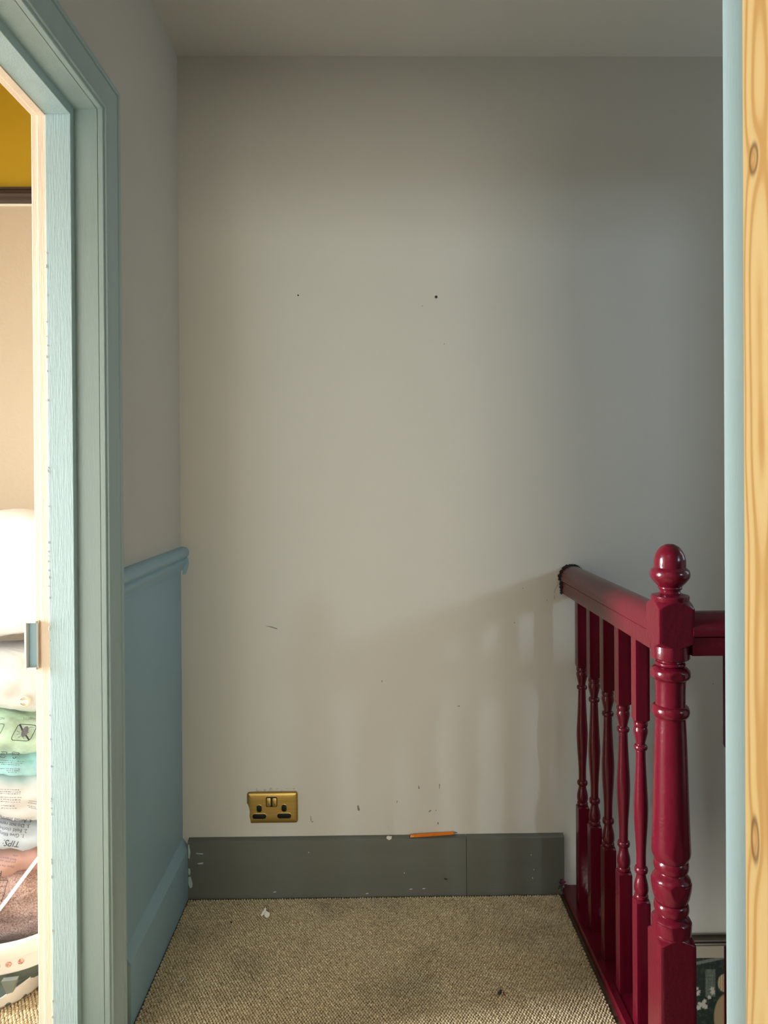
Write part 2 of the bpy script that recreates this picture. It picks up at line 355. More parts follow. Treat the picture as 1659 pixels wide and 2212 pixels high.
arch = [(0, 0), (0, 0.0105), (0.001, 0.0115), (0.006, 0.0115), (0.0065, 0.0155), (0.008, 0.0165), (0.0165, 0.0165), (0.018, 0.0145), (0.024, 0.0150), (0.034, 0.0168), (0.044, 0.0195), (0.052, 0.0228), (0.0535, 0.0200), (0.0550, 0.0195), (0.0562, 0.0245), (0.059, 0.0258), (0.064, 0.0258), (0.0665, 0.0235), (0.067, 0)]
def architrave(prof, xw, sx, y0, y1, zh, parent, name, mat):
    rings = []
    pts = [(y1, -0.0, 1, 0), (y1, zh, 1, 1), (y0, zh, -1, 1), (y0, 0.0, -1, 0)]
    for (yy, z, dy, dz) in pts:
        rings.append([(xw+sx*t, yy+dy*wd, z+dz*wd) for wd, t in prof])
    mb = MB(); mb.loft(rings); return mb.build(name, mat, parent, smooth=32)
architrave(arch, XL, 1, YN, YF, ZH, d1, 'architrave', BLUE)
arch2 = [(0, 0), (0, 0.0115), (0.0012, 0.0130), (0.012, 0.015), (0.06, 0.015), (0.065, 0.01), (0.065, 0)]
architrave(arch2, XB, -1, YN+0.012, YF-0.0125, ZH-0.019, d1, 'architrave', CREAM)
# box keep of the rim lock, on the bedroom edge of the far jamb
kx0, kx1, kz0, kz1, ky = -0.7050, -0.6815, 0.829, 0.927, 1.4860
k = MB(); t = 0.0042
k.box(kx0, kx0+t, ky, ky+0.0125, kz0, kz1); k.box(kx0+t, kx1, ky, ky+0.0125, kz1-t, kz1); k.box(kx0+t, kx1, ky, ky+0.0125, kz0, kz0+t); k.box(kx1, kx1+0.0012, ky+0.004, ky+0.0125, kz0, kz1)
kp = k.build('lock_keep', WHITEP, d1, bevel=0.001)
k = MB(); k.box(kx0+t, kx1, ky+0.0100, ky+0.0120, kz0+t, kz1-t); k.build('keep_back', BLUEW, kp)
a0, a1 = Vector((-0.695, 0.765, 0)), Vector((-1.370, 0.505, 0)); dv = (a1-a0).normalized(); nv = Vector((-dv.y, dv.x, 0))*-0.036
b = MB(); b.loft([[tuple(p+Vector((0, 0, z))) for p in (a0, a1, a1+(nv if nv.y < 0 else -nv), a0+(nv if nv.y < 0 else -nv))] for z in (0.01, 1.94)])
b.build('door_leaf', WHITEP, d1, bevel=0.002)  # unseen leaf, added and angled to bounce window light onto the lining
# paint blobs along the cream and blue edge
rr = random.Random(3); k = MB()
for i in range(46):
    z = rr.uniform(0.05, 1.7); s = rr.uniform(0.0008, 0.0021); x = -0.6585+rr.uniform(-0.0012, 0.0012)
    k.add([(x-s, 1.4942, z), (x, 1.4942, z-s*2.2), (x+s, 1.4942, z), (x, 1.4942, z+s*2.2), (x, 1.4928, z)], [(0,1,4),(1,2,4),(2,3,4),(3,0,4)])
tag(k.build('paint_blobs', WHITEP, d1, smooth=60), kind='stuff')

# ------------------------------------------------------------------ near doorway with pine door
d2 = empty('door_2', (0, 0.61, 0), 'near doorway at the right edge with pale blue lining and bare pine door', 'door', kind='structure')
b = MB(); b.box(0.3164, 0.346, 0.558, 0.662, 0, 2.0); b.box(-0.43, -0.40, 0.558, 0.662, 0, 2.0); b.box(-0.40, 0.3164, 0.558, 0.662, 1.97, 2.0)
b.build('lining', BLUE, d2, bevel=0.001)
b = MB(); b.box(0.2810, 0.3150, -0.20, 0.557, 0.008, 1.966); dl = b.build('door_leaf', PINE, d2, bevel=0.0015); dl['label'] = 'bare knotty pine door leaf'

# ------------------------------------------------------------------ carpet loops
def loops(x0, x1, y0, y1, px, py, seed):
    r = random.Random(seed); vs = []; fs = []
    ny = int((y1-y0)/py); nx = int((x1-x0)/px)
    for j in range(ny):
        for i in range(nx):
            x = x0+(i+0.5+(0.5 if j % 2 else 0))*px+r.uniform(-.0006, .0006)
            y = y0+(j+0.5)*py+r.uniform(-.0006, .0006)
            if x > x1-0.002: continue
            a = px*0.50*r.uniform(.9, 1.1); c = py*0.66*r.uniform(.9, 1.1); h = 0.0050*r.uniform(.75, 1.2); tl = (0.5 if j % 2 else -0.5)+r.uniform(-.25, .25)
            k = len(vs); ct, st = math.cos(tl), math.sin(tl)
            for (q, hh) in ((1.0, -0.0005), (0.74, 0.62)):
                for m in range(6):
                    an = m*math.pi/3; u, v = a*q*math.cos(an), c*q*math.sin(an)
                    vs.append((x+u*ct-v*st, y+u*st+v*ct, h*hh if hh > 0 else hh))
            vs.append((x, y, h))
            for m in range(6):
                n = (m+1) % 6; fs.append((k+m, k+n, k+6+n, k+6+m)); fs.append((k+6+m, k+6+n, k+12))
    me = bpy.data.meshes.new('carpet_loops'); me.from_pydata(vs, [], fs); me.materials.append(CARPET); me.shade_smooth()
    o = bpy.data.objects.new('carpet_loops', me); C.objects.link(o); o.parent = floor
    return tag(o, kind='stuff')
loops(-0.541, 0.531, 1.36, 2.115, 0.0072, 0.0060, 1)
loops(-1.0, -0.693, 1.44, 1.80, 0.0085, 0.0072, 2)
b = MB(); b.box(0.61, 2.3, 0.66, 1.37, 0, 0.004); b.build('carpet', BACKING, floor)  # unseen carpet darkened to weaken its reflection in the newel gloss
b = MB(); b.box(-3.33, -1.0, 0.45, 2.25, 0, 0.004); b.box(-1.0, -0.70, 0.45, 1.44, 0, 0.004); b.box(-1.0, -0.7, 1.80, 2.25, 0, 0.004); b.box(-0.54, 0.61, 0.66, 1.36, 0, 0.004)
b.build('carpet', CARPET, floor)

# ------------------------------------------------------------------ balustrade
NX, NY, BX = 0.5695, 1.413, 0.5735
bal = empty('balustrade', (NX, NY, 0), 'glossy burgundy staircase balustrade with acorn topped newel and turned balusters', 'balustrade')
np_ = []
np_ += smoothc([(0.9565, 0.0545), (0.9600, 0.0470), (0.9640, 0.0425), (0.9680, 0.0385), (0.9714, 0.0345)], 4)[::-1]
newel = []
newel += [(0.9735, 0.0350)]+np_+[(0.955, 0.06), (0.8965, 0.06)]
newel += smoothc([(0.8955, 0.0500), (0.8925, 0.0450), (0.8885, 0.0395), (0.8847, 0.0352)], 4)
newel += [(0.8825, 0.0358), (0.8680, 0.0362), (0.8620, 0.0360), (0.8598, 0.0345), (0.8580, 0.0290), (0.8570, 0.0243), (0.8553, 0.0236)]
newel += bead(0.8535, 0.8450, 0.0243, 0.0281)+[(0.8443, 0.0268)]
newel += smoothc([(0.8438, 0.0278), (0.8410, 0.0325), (0.8365, 0.0358), (0.8310, 0.0368), (0.8255, 0.0362), (0.8216, 0.0335), (0.8190, 0.0300)], 5)
newel += smoothc([(0.8180, 0.0288), (0.8120, 0.0280), (0.7945, 0.0274), (0.7705, 0.0274)], 4)
newel += bead(0.7695, 0.7465, 0.0280, 0.0351, 10)
newel += smoothc([(0.7455, 0.0277), (0.7110, 0.0292), (0.6692, 0.0305), (0.60, 0.0325), (0.5257, 0.0348), (0.4960, 0.0360), (0.4840, 0.0358), (0.4770, 0.0336), (0.4716, 0.0310)], 5)
newel += bead(0.4710, 0.4497, 0.0292, 0.0324, 10)
newel += smoothc([(0.4490, 0.0258), (0.4470, 0.0254), (0.4440, 0.0275), (0.4390, 0.0325), (0.4345, 0.0355), (0.4310, 0.0362)], 5)
newel += [(0.4300, 0.0372), (0.4292, 0.0374)]
newel += smoothc([(0.4240, 0.0374), (0.4163, 0.0366), (0.4034, 0.0340), (0.3950, 0.0312), (0.3905, 0.0290)], 4)
newel += bead(0.3898, 0.3675, 0.0278, 0.0325, 10)
newel += smoothc([(0.3668, 0.0256), (0.3655, 0.0254), (0.3630, 0.0280), (0.3590, 0.0330), (0.3555, 0.0357)], 5)
newel += [(0.3548, 0.0368), (0.3540, 0.0370), (0.3400, 0.0366), (0.3320, 0.0362)]
newel += smoothc([(0.3300, 0.0347), (0.3270, 0.0372), (0.3230, 0.0425), (0.3195, 0.0470), (0.3165, 0.0545)], 4)
newel += [(0.315, 0.06), (0.0, 0.06)]
NB = (NX, NY, 0)
npo = post(newel, 0.0345, 'newel_post', RED, NX, NY, bal, NB, 96, 0.975)
acorn = smoothc([(1.0800, 0.0004), (1.0793, 0.0070), (1.0765, 0.0128), (1.0731, 0.0178), (1.0627, 0.0252), (1.0522, 0.0286), (1.0440, 0.0294), (1.0350, 0.0293)], 5)
acorn += smoothc([(1.0338, 0.0302), (1.0293, 0.0350), (1.0220, 0.0370), (1.0150, 0.0355), (1.0070, 0.0298), (0.9995, 0.0228)], 6)
acorn += bead(0.9985, 0.9925, 0.0205, 0.0222, 6)+[(0.9918, 0.0192), (0.9887, 0.0186), (0.9860, 0.0200), (0.9838, 0.0240), (0.9822, 0.0300), (0.9812, 0.0342), (0.9800, 0.0354), (0.9760, 0.0354), (0.9742, 0.0348), (0.9730, 0.0345)]
post(acorn, 0.09, 'acorn_finial', RED, NX, NY, npo, NB, 64)
# handrails
cap = []
for k in range(17):
    a = math.pi*(1.08-1.16*k/16)
    cap.append((0.0365*math.cos(a), 0.9135+0.0365*max(-0.16, math.sin(a))))
hr = [(-0.0305, 0.870), (-0.0315, 0.872), (-0.0315, 0.9040), (-0.0305, 0.9050), (-0.0285, 0.9052), (-0.0285, 0.9072)]+cap+[(0.0285, 0.9072), (0.0285, 0.9052), (0.0305, 0.9050), (0.0315, 0.9040), (0.0315, 0.872), (0.0305, 0.870)]
extr([(BX+p, q) for p, q in hr], 'y', NY+0.03, 2.1335).build('handrail', RED, bal, smooth=30)
extr([(NY+p, q) for p, q in hr], 'x', NX+0.03, 2.3).build('handrail', RED, bal, smooth=30)
brp = [(-0.037, -0.06), (-0.037, 0.014), (-0.034, 0.020), (-0.019, 0.020), (-0.0185, 0.018), (0.0185, 0.018), (0.019, 0.020), (0.034, 0.020), (0.037, 0.014), (0.037, -0.06)]
extr([(BX+p, q) for p, q in brp], 'y', NY+0.03, 2.1335).build('base_rail', RED, bal)
extr([(NY+p, q) for p, q in brp], 'x', NX+0.03, 2.3).build('base_rail', RED, bal)
bp = [(0.872, 0.03), (0.6862, 0.03), (0.6850, 0.0205), (0.6835, 0.0185), (0.6815, 0.0160)]
bp += [(0.6795, 0.0146)]+bead(0.6790, 0.6690, 0.0138, 0.0150, 6)+[(0.6680, 0.0132)]
bp += smoothc([(0.6672, 0.0136), (0.6616, 0.0149), (0.6560, 0.0148), (0.6466, 0.0128), (0.6348, 0.0102), (0.6300, 0.0098)], 4)
bp += bead(0.6295, 0.6170, 0.0100, 0.0143, 8)
bp += smoothc([(0.6160, 0.0102), (0.5983, 0.0105), (0.5660, 0.0118), (0.5339, 0.0134), (0.5050, 0.0149), (0.4800, 0.0150), (0.4481, 0.0135), (0.4200, 0.0115), (0.3944, 0.0103), (0.3660, 0.0101)], 4)
bp += bead(0.3650, 0.3500, 0.0101, 0.0143, 8)
bp += smoothc([(0.3490, 0.0101), (0.3420, 0.0106), (0.3299, 0.0136), (0.3190, 0.0150), (0.3110, 0.0146), (0.3052, 0.0125)], 4)
bp += bead(0.3047, 0.2955, 0.0128, 0.0148, 6)+[(0.2950, 0.0150), (0.2938, 0.0165), (0.2915, 0.0200), (0.2890, 0.0240), (0.288, 0.03), (0.0178, 0.03)]
b0 = post(bp, 0.0155, 'baluster', RED, BX, 2.036, bal, (BX, 2.036, 0), 32, 0.96)
spots = [(BX, y) for y in (1.923, 1.810, 1.6975, 1.5850)]+[(0.6935+0.113*i, NY) for i in range(14)]
for x, y in spots:
    o = b0.copy(); C.objects.link(o); o.parent = bal; o.location = (x-NX, y-NY, 0)

# marks round the end of the rails on the wall
def patch(mb, pts, y=YB-0.0006, mi=0):
    """thin flat flake on the back wall, outline given in (x, z)"""
    n = len(pts); vs = [(p[0], y, p[1]) for p in pts]+[(p[0], YB, p[1]) for p in pts]
    fs = [tuple(range(n))]+[(i, (i+1) % n, n+(i+1) % n, n+i) for i in range(n)]
    mb.add(vs, fs, mi)
rr = random.Random(11); te = MB()
out = [(BX+p, q) for p, q in hr]; out = out[:1]+out[1:]
for i in range(len(out)-1):
    (ax, az), (bx_, bz) = out[i], out[i+1]
    L = math.hypot(bx_-ax, bz-az); n = max(1, int(L/0.0016))
    for k in range(n):
        t0 = k/n; x, z = ax+(bx_-ax)*t0, az+(bz-az)*t0
        if x > BX+0.030 and z < 0.94: continue
        dx, dz = x-BX, z-0.905; l = math.hypot(dx, dz); dx, dz = dx/l, dz/l
        e = rr.uniform(0.002, 0.0052)*(1.3 if dx < -0.3 else 0.9); wv = rr.uniform(0.0014, 0.0026)
        patch(te, [(x-dz*wv-dx*.002, z+dx*wv-dz*.002), (x+dz*wv-dx*.002, z-dx*wv-dz*.002), (x+dx*e+dz*wv*.5, z+dz*e-dx*wv*.5), (x+dx*e-dz*wv*.5, z+dz*e+dx*wv*.5)], YB-rr.uniform(0.002, 0.006))
tag(te.build('torn_edge', TEAR, wall_back), kind='stuff')
rr = random.Random(12); te = MB()
for i in range(40):
    a = rr.uniform(math.pi*0.15, math.pi*1.35); rx = 0.0425+rr.uniform(-.001, .004); x, z = BX+rx*math.cos(a), 0.905+(rx+0.004)*math.sin(a); s = rr.uniform(.0006, .0019)
    patch(te, [(x-s, z), (x, z-s*rr.uniform(.6, 2)), (x+s, z), (x, z+s)], YB-0.003)
tag(te.build('plaster_crumbs', PLASTER, wall_back), kind='stuff')
cr = MB()
for x0, z0, pts in ((0.532, 0.897, [(0, 0), (-.004, -.010), (-.009, -.018), (-.011, -.027)]), (0.521, 0.862, [(0, 0), (.001, -.010)])):
    for (a, c), (d, e) in zip(pts, pts[1:]): patch(cr, [(x0+a, z0+c), (x0+a+.0012, z0+c), (x0+d+.001, z0+e), (x0+d, z0+e)])
tag(cr.build('crack', SCUFF, wall_back), kind='stuff')
te = MB()
for i in range(26):
    x, z = 0.535+rr.uniform(-.010, .012), 0.030+rr.uniform(-.026, .016); s = rr.uniform(.0014, .0045)
    te.add([(x-s, 2.1140, z), (x, 2.1130, z-s*1.3), (x+s, 2.1140, z), (x+s*.3, 2.1130, z+s*1.3), (x, 2.116, z)], [(0,1,2,3),(0,4,1),(1,4,2),(2,4,3),(3,4,0)], 0 if x > 0.533 and z > 0.025 else rr.choice((1, 1, 2)))
tag(te.build('paint_smear', [MAGENTA, TEAR, DAUB], bb), kind='stuff')

# ------------------------------------------------------------------ marks on the back wall and skirting
def w2x(px): return (px-807.0)*0.001343+0.0008
def PX(px, py):      # picture measure -> metres on the back wall
    return (-0.2169+(px-644)*0.0013399, 1.7377-(py-638)*0.0013445-(px-644)*0.0000115)
def scuff(name, pts, mat, y=YB-0.0006):
    mb = MB(); patch(mb, [PX(*p) for p in pts], y); return mb.build(name, mat, wall_back)
def dot(name, px, py, r, mat, depth=0.0008):
    x, z = PX(px, py); mb = MB(); patch(mb, [(x+r*math.cos(a*math.pi/4), z+r*math.sin(a*math.pi/4)) for a in range(8)], YB-depth); return mb.build(name, mat, wall_back)
dot('drill_hole', 644, 638, 0.0024, HOLE); dot('drill_hole', 942, 640, 0.0040, HOLE)
x, z = PX(942, 640); mb = MB()
ri = [[(x+r*math.cos(a*math.pi/8), yy, z+r*math.sin(a*math.pi/8)) for a in range(16)] for r, yy in ((0.0046, YB), (0.0046, YB-0.0016), (0.0028, YB-0.0018), (0.0026, YB-0.0005))]
mb.loft(ri, caps=False); mb.build('wall_plug', SCUFF, wall_back, smooth=40)
for px, py in ((1127, 1268), (1108, 1343), (1541, 1476), (1179, 1294), (935, 1749), (911, 1800), (959, 741)): dot('nail_hole', px, py, 0.0011, HOLE)
scuff('scuff_mark', [(567, 1349), (582, 1351), (594, 1355), (594, 1357), (581, 1353)], SCUFF)
scuff('scuff_mark', [(764, 1739), (767, 1737), (770, 1746), (769, 1750), (765, 1748)], SCUFF)
scuff('scuff_mark', [(897, 1693), (900, 1701), (901, 1702), (897, 1702)], SCUFF); scuff('scuff_mark', [(942, 1692), (944, 1692), (943, 1703), (942, 1703)], SCUFF)
scuff('scuff_mark', [(830, 1783), (833, 1787), (835, 1789), (831, 1785)], SCUFF); scuff('scuff_mark', [(850, 1728), (852, 1728), (851, 1733), (850, 1733)], SCUFF)
scuff('scuff_mark', [(919, 1751), (924, 1748), (925, 1750), (920, 1753)], SCUFF); scuff('scuff_mark', [(938, 1776), (940, 1774), (941, 1779), (939, 1780)], SCUFF)
scuff('scuff_mark', [(663, 1760), (664, 1760), (665, 1771), (670, 1773), (666, 1774), (663, 1769)], SCUFF); scuff('scuff_mark', [(818, 1468), (821, 1467), (820, 1473)], SCUFF)
scuff('paint_daub', [(391, 1204), (400, 1200), (404, 1206), (405, 1216), (402, 1228), (398, 1238), (391, 1240)], BLUEW); scuff('scuff_mark', [(911, 659), (913, 658), (913, 661)], SCUFF); scuff('scuff_mark', [(982, 1523), (988, 1522), (988, 1525)], SCUFF)
# ragged paint edge above the skirting
rr = random.Random(5); mb = MB(); n = 150; low = []; 
for i in range(n+1):
    x = -0.5608+(0.536+0.5608)*i/n; low.append((x, 0.1712+0.0028*max(0, noise.noise(Vector((x*38, 3, 0))))+0.0012*rr.random()))
for i in range(n): mb.add([(low[i][0], YB-.0016, low[i][1]), (low[i+1][0], YB-.0016, low[i+1][1]), (low[i+1][0], YB-.0010, 0.192), (low[i][0], YB-.0010, 0.192), (low[i][0], YB, low[i][1]), (low[i+1][0], YB, low[i+1][1])], [(0,1,2,3),(0,4,5,1)])
tag(mb.build('paint_edge', WALL, wall_back), kind='stuff')
def sk(name, pts, mat, y=2.1154):
    mb = MB(); n = len(pts); q = [(-0.5428+(p[0]-404)*0.0013290, (1943-p[1]-(p[0]-404)*0.016)*0.001333) for p in pts]
    mb.add([(a, y, c) for a, c in q]+[(a, 2.116, c) for a, c in q], [tuple(range(n))]+[(i, (i+1) % n, n+(i+1) % n, n+i) for i in range(n)]); return mb.build(name, mat, bb)
sk('paint_daub', [(405, 1824), (407, 1824), (410, 1840), (408, 1855), (405, 1852)], DAUB); sk('paint_daub', [(405, 1875), (409, 1876), (410, 1884), (408, 1890), (405, 1888)], DAUB)
sk('paint_daub', [(405, 1894), (410, 1893), (414, 1908), (413, 1916), (409, 1918), (405, 1910)], DAUB); sk('paint_daub', [(422, 1842), (437, 1843), (437, 1845), (424, 1844)], DAUB)
sk('paint_daub', [(425, 1864), (437, 1862), (437, 1866), (426, 1866)], DAUB); sk('scuff_mark', [(958, 1894), (966, 1896), (965, 1899), (959, 1898)], GRAPH)
for px, py in ((1148, 1844), (1154, 1876), (1151, 1894), (665, 1840), (872, 1884)): sk('paint_fleck', [(px-1, py), (px, py+1.4), (px+1, py), (px, py-1.4)], PAPER)
for px, py in ((591, 1926), (886, 1919), (914, 1918), (791, 1929)): sk('paint_fleck', [(px-3, py+.5), (px+3, py), (px+3, py-1), (px-2, py-.6)], PAPER)

# ------------------------------------------------------------------ double socket
sx, sz0 = -0.3009, 0.2125; sw, sh = 0.1462/2, 0.0889
so = empty('power_socket', (sx, YB, sz0), 'brushed brass double power socket low on the back wall', 'socket')
def rrect(cx, cz, hw, hh, r, n=5):
    out = []
    for qx, qz, a0 in ((1, 1, 0), (-1, 1, 90), (-1, -1, 180), (1, -1, 270)):
        for k in range(n+1):
            a = math.radians(a0+90*k/n); out.append((cx+qx*(hw-r)+r*math.cos(a), cz+qz*(hh-r)+r*math.sin(a)))
    return out
def plate(cx, cz, hw, hh, r, layers, n=5):
    mb = MB(); mb.loft([[(x, yy, z) for x, z in rrect(cx, cz, hw-i, hh-i, max(0.0006, r-i), n)] for i, yy in layers]); return mb
cz = sz0+sh/2
pl = plate(sx, cz, sw, sh/2, 0.007, ((0, YB), (0, YB-0.0055), (0.0008, YB-0.0072), (0.004, YB-0.0088), (0.010, YB-0.0098), (0.018, YB-0.0100))).build('face_plate', BRASS, so, smooth=50)
def q2(px, py): return (-0.374+(px-533)*0.0013291, 0.3014-(py-1713)*0.001362-(px-533)*0.00001)
yf = YB-0.0100
def tile(name, px, py, wpx, hpx, r, y0, y1, mat, parent, b_=0.0006):
    x, z = q2(px, py); return plate(x, z, wpx*.001329/2, hpx*.001345/2, r, ((0, y0), (0, y1+b_*.5), (b_, y1)), 4).build(name, mat, parent, smooth=40)
tile('switch_surround', 586.8, 1731.9, 24.6, 21.2, 0.0045, yf+.001, yf-0.0012, BLACK, pl)
for px in (580.7, 593.3):
    o = tile('rocker_switch', px, 1731.9, 9.2, 17.8, 0.0030, yf, yf-0.0034, BRASS, pl); 
for px, py in ((560.0, 1745.9), (613.9, 1744.9)):
    tile('hole_rim', px, py, 12.4, 16.8, 0.0070, yf+.001, yf-0.0004, BRASS, pl); tile('earth_hole', px, py, 10.8, 15.2, 0.0068, yf, yf-0.0010, BLACK, pl)
for px, py in ((560.2, 1762.3), (614.0, 1761.3)):
    tile('hole_rim', px, py, 31.4, 12.2, 0.0072, yf+.001, yf-0.0004, BRASS, pl); tile('pin_slot', px, py, 29.8, 10.6, 0.0070, yf, yf-0.0010, BLACK, pl)
mb = MB(); pts = [q2(*p) for p in [(532.5, 1734), (535, 1737), (537.5, 1744), (539, 1752), (538, 1762), (540, 1770), (541, 1777), (538, 1781), (533, 1780), (532, 1760)]]
n = len(pts); mb.add([(a, YB-0.0108, c) for a, c in pts]+[(a, YB-0.002, c) for a, c in pts], [tuple(range(n))]+[(i, (i+1) % n, n+(i+1) % n, n+i) for i in range(n)])
o = mb.build('paint_splash', WALL, so, bevel=0.0008); o['label'] = 'off white paint slopped over the left edge'
rr = random.Random(8); mb = MB()
for i in range(26):
    x, z = q2(rr.uniform(552, 640), 1710.5+rr.uniform(-1.5, 2)-(4 if rr.random() < .3 else 0)); s = rr.uniform(.0012, .004)
    mb.add([(x-s, YB-.0006, z), (x, YB-.0012, z-s*.7), (x+s, YB-.0006, z), (x, YB-.004, z+s*.6)], [(0,1,3),(1,2,3),(0,3,2)])
tag(mb.build('ragged_filler', PLASTER, wall_back), kind='stuff')

# ------------------------------------------------------------------ pencil and litter
A, B_ = Vector((0.0955, 2.1200, 0.1728)), Vector((0.2340, 2.1282, 0.1768))
ax = (B_-A).normalized(); u = ax.cross(Vector((0, 0, 1))).normalized(); v = u.cross(ax)
pe = empty('pencil', A, 'stubby orange pencil lying on top of the skirting board', 'pencil')
def ring6(t, r, n=6, ph=0.5): return [tuple(A+ax*t+u*(r*math.cos((k+ph)*2*math.pi/n))+v*(r*math.sin((k+ph)*2*math.pi/n))) for k in range(n)]
L = (B_-A).length
mb = MB(); mb.loft([ring6(0.0012, .0047), ring6(L-0.013, .0047), ring6(L-0.0115, .0043)]); mb.build('shaft', ORANGE, pe)
mb = MB(); mb.loft([ring6(0, .0043), ring6(0.0012, .00472)]); mb.build('end_cap', BLACK, pe)
mb = MB(); mb.loft([ring6(L-0.0115, .0043), ring6(L-0.003, .0015)]); mb.build('sharpened_cone', SCUFF, pe)
mb = MB(); mb.loft([ring6(L-0.003, .0015), ring6(L, .0003)]); mb.build('lead', GRAPH, pe)
mb = MB()
for t0, t1, h0, h1 in ((.002, .006, .0006, .0018), (.005, .009, .0014, -.0004), (.008, .0125, -.0002, .0016)):
    q = [A+ax*t0+v*h0, A+ax*t1+v*h1, A+ax*t1+v*(h1+.0010), A+ax*t0+v*(h0+.0010)]
    d_ = Vector((0, -0.00485, 0.0005)); mb.add([p+d_ for p in q]+[p+d_*0.8 for p in q], [(0,1,2,3),(0,4,5,1),(1,5,6,2),(2,6,7,3),(3,7,4,0)])
mb.build('stamped_mark', PAPER, pe)
def sheet(name, tris, verts, mat, label, cat, th=0.0006, base=None):
    mb = MB(); n = len(verts); mb.add(verts+[(x, y, z-th) for x, y, z in verts], [tuple(t) for t in tris]+[tuple(i+n for i in t[::-1]) for t in tris])
    return tag(mb.build(name, mat, base=base or verts[0]), label, cat)
ol = [(690, 530), (760, 560), (780, 730), (840, 800), (1000, 850), (1030, 980), (900, 1170), (740, 1070), (700, 980), (650, 950), (570, 1060), (480, 970), (600, 780)]
pv = []
for i, (a_, b_) in enumerate(ol):
    u_, v_ = (a_-690)/27.65, (1170-b_)/27.65
    pv.append((-0.3105+u_*0.00128, 2.0135+v_*0.00108, 0.0060+v_*0.00060+(0.0016 if i in (3, 8, 12) else 0)))
sheet('paper_scrap', [(0, 1, 2), (0, 2, 12), (12, 2, 9), (12, 9, 10), (12, 10, 11), (2, 3, 8), (2, 8, 9), (3, 4, 5), (3, 5, 8), (8, 5, 6), (8, 6, 7)], pv, PAPER, 'torn white paper scrap on the carpet near the socket', 'paper')
mb = MB(); x, z = 0.036, 0.1700
mb.add([(x-.008, 2.1163, z-.001), (x+.007, 2.1163, z-.002), (x+.008, 2.121, z+.003), (x-.004, 2.122, z+.004), (x-.007, 2.119, z+.003), (x, 2.1158, z-.006)], [(0,1,2,3,4),(0,5,1),(0,4,5),(1,5,2)])
tag(mb.build('plaster_flake', PLASTER, base=(x, 2.118, z)), 'small pale plaster flake on the skirting top left of the pencil', 'flake')
def capsule(name, a, b, r, mat, label, cat, group=None):
    a, b = Vector(a), Vector(b); ax_ = (b-a).normalized(); u_ = ax_.cross(Vector((0, 0, 1))).normalized(); v_ = u_.cross(ax_); L_ = (b-a).length
    mb = MB(); mb.loft([[tuple(a+ax_*t+u_*rr_*math.cos(k*math.pi/5)+v_*rr_*math.sin(k*math.pi/5)) for k in range(10)] for t, rr_ in ((-.4*r, .5*r), (0, r), (L_*.5, r*1.04), (L_, r), (L_+.4*r, .5*r))])
    return tag(mb.build(name, mat, smooth=50, base=tuple(a)), label, cat, group)
capsule('wire_offcut', (0.2820, 1.7030, 0.0075), (0.2890, 1.7130, 0.0085), 0.0027, GREENI, 'tiny dark green snip of cable sheath on the carpet', 'wire scrap', 'snipped wire scraps on the carpet')
capsule('wire_offcut', (0.2935, 1.7090, 0.0075), (0.2950, 1.6990, 0.0065), 0.0013, REDI, 'tiny red snip of wire on the carpet beside the green one', 'wire scrap', 'snipped wire scraps on the carpet')
capsule('debris_chip', (-0.3970, 1.9970, 0.0065), (-0.3935, 1.9930, 0.0065), 0.0014, BLACK, 'small black chip on the carpet at the left', 'chip')
capsule('thread_scrap', (-0.470, 1.760, 0.0065), (-0.466, 1.776, 0.0065), 0.0008, PAPER, 'short white thread on the carpet by the left skirting', 'thread')

# ------------------------------------------------------------------ framed photograph in the stairwell
fx0, fx1, fz0, fz1 = 0.74, 1.30, -0.66, -0.1345
pf = empty('framed_photograph', ((fx0+fx1)/2, YB, fz0), 'dark gilt framed garden photograph hanging low in the stairwell behind the newel', 'picture')
rings = []
prof = [(0, 0.0), (0, 0.016), (0.003, 0.020), (0.006, 0.020), (0.007, 0.017), (0.010, 0.017), (0.012, 0.021), (0.016, 0.022), (0.020, 0.018), (0.024, 0.014), (0.026, 0.010), (0.026, 0.0)]
for (x, z, dx, dz) in ((fx0, fz0, 1, 1), (fx1, fz0, -1, 1), (fx1, fz1, -1, -1), (fx0, fz1, 1, -1), (fx0, fz0, 1, 1)):
    rings.append([(x+dx*a, YB-h, z+dz*a) for a, h in prof])
mb = MB(); mb.loft(rings, caps=False)
n = len(prof)
for fi, fc in enumerate(mb.f): mb.mi[fi] = 1 if (min(fc) % n) in (4, 8) else 0
mb.build('frame', [FRAMEG, FRAMEK], pf, smooth=20)
mz = fz1-0.026; mb = MB(); mm = 0.036
ix0, ix1, iz0, iz1 = fx0+.026+mm, fx1-.026-mm, fz0+.026+mm, mz-mm
for q in ((fx0+.02, fx1-.02, iz1, mz+.004), (fx0+.02, fx1-.02, fz0+.02, iz0), (fx0+.02, ix0, iz0, iz1), (ix1, fx1-.02, iz0, iz1)): mb.box(q[0], q[1], YB-0.0085, YB-0.0065, q[2], q[3])
mb.build('mount', MATB, pf)
nx_, nz_ = 200, 190; vs_ = []; cols = []
def lerp(a, b, t): return tuple(a[i]+(b[i]-a[i])*t for i in range(3))
def sm(e0, e1, x):
    t = min(1, max(0, (x-e0)/(e1-e0))); return t*t*(3-2*t)
rf = random.Random(21)
flow = [(rf.uniform(0.925, 0.978), rf.uniform(-0.345, -0.283), rf.uniform(.004, .0075)) for _ in range(15)]+[(rf.uniform(0.82, 1.2), rf.uniform(-0.56, -0.40), rf.uniform(.004, .008)) for _ in range(60)]
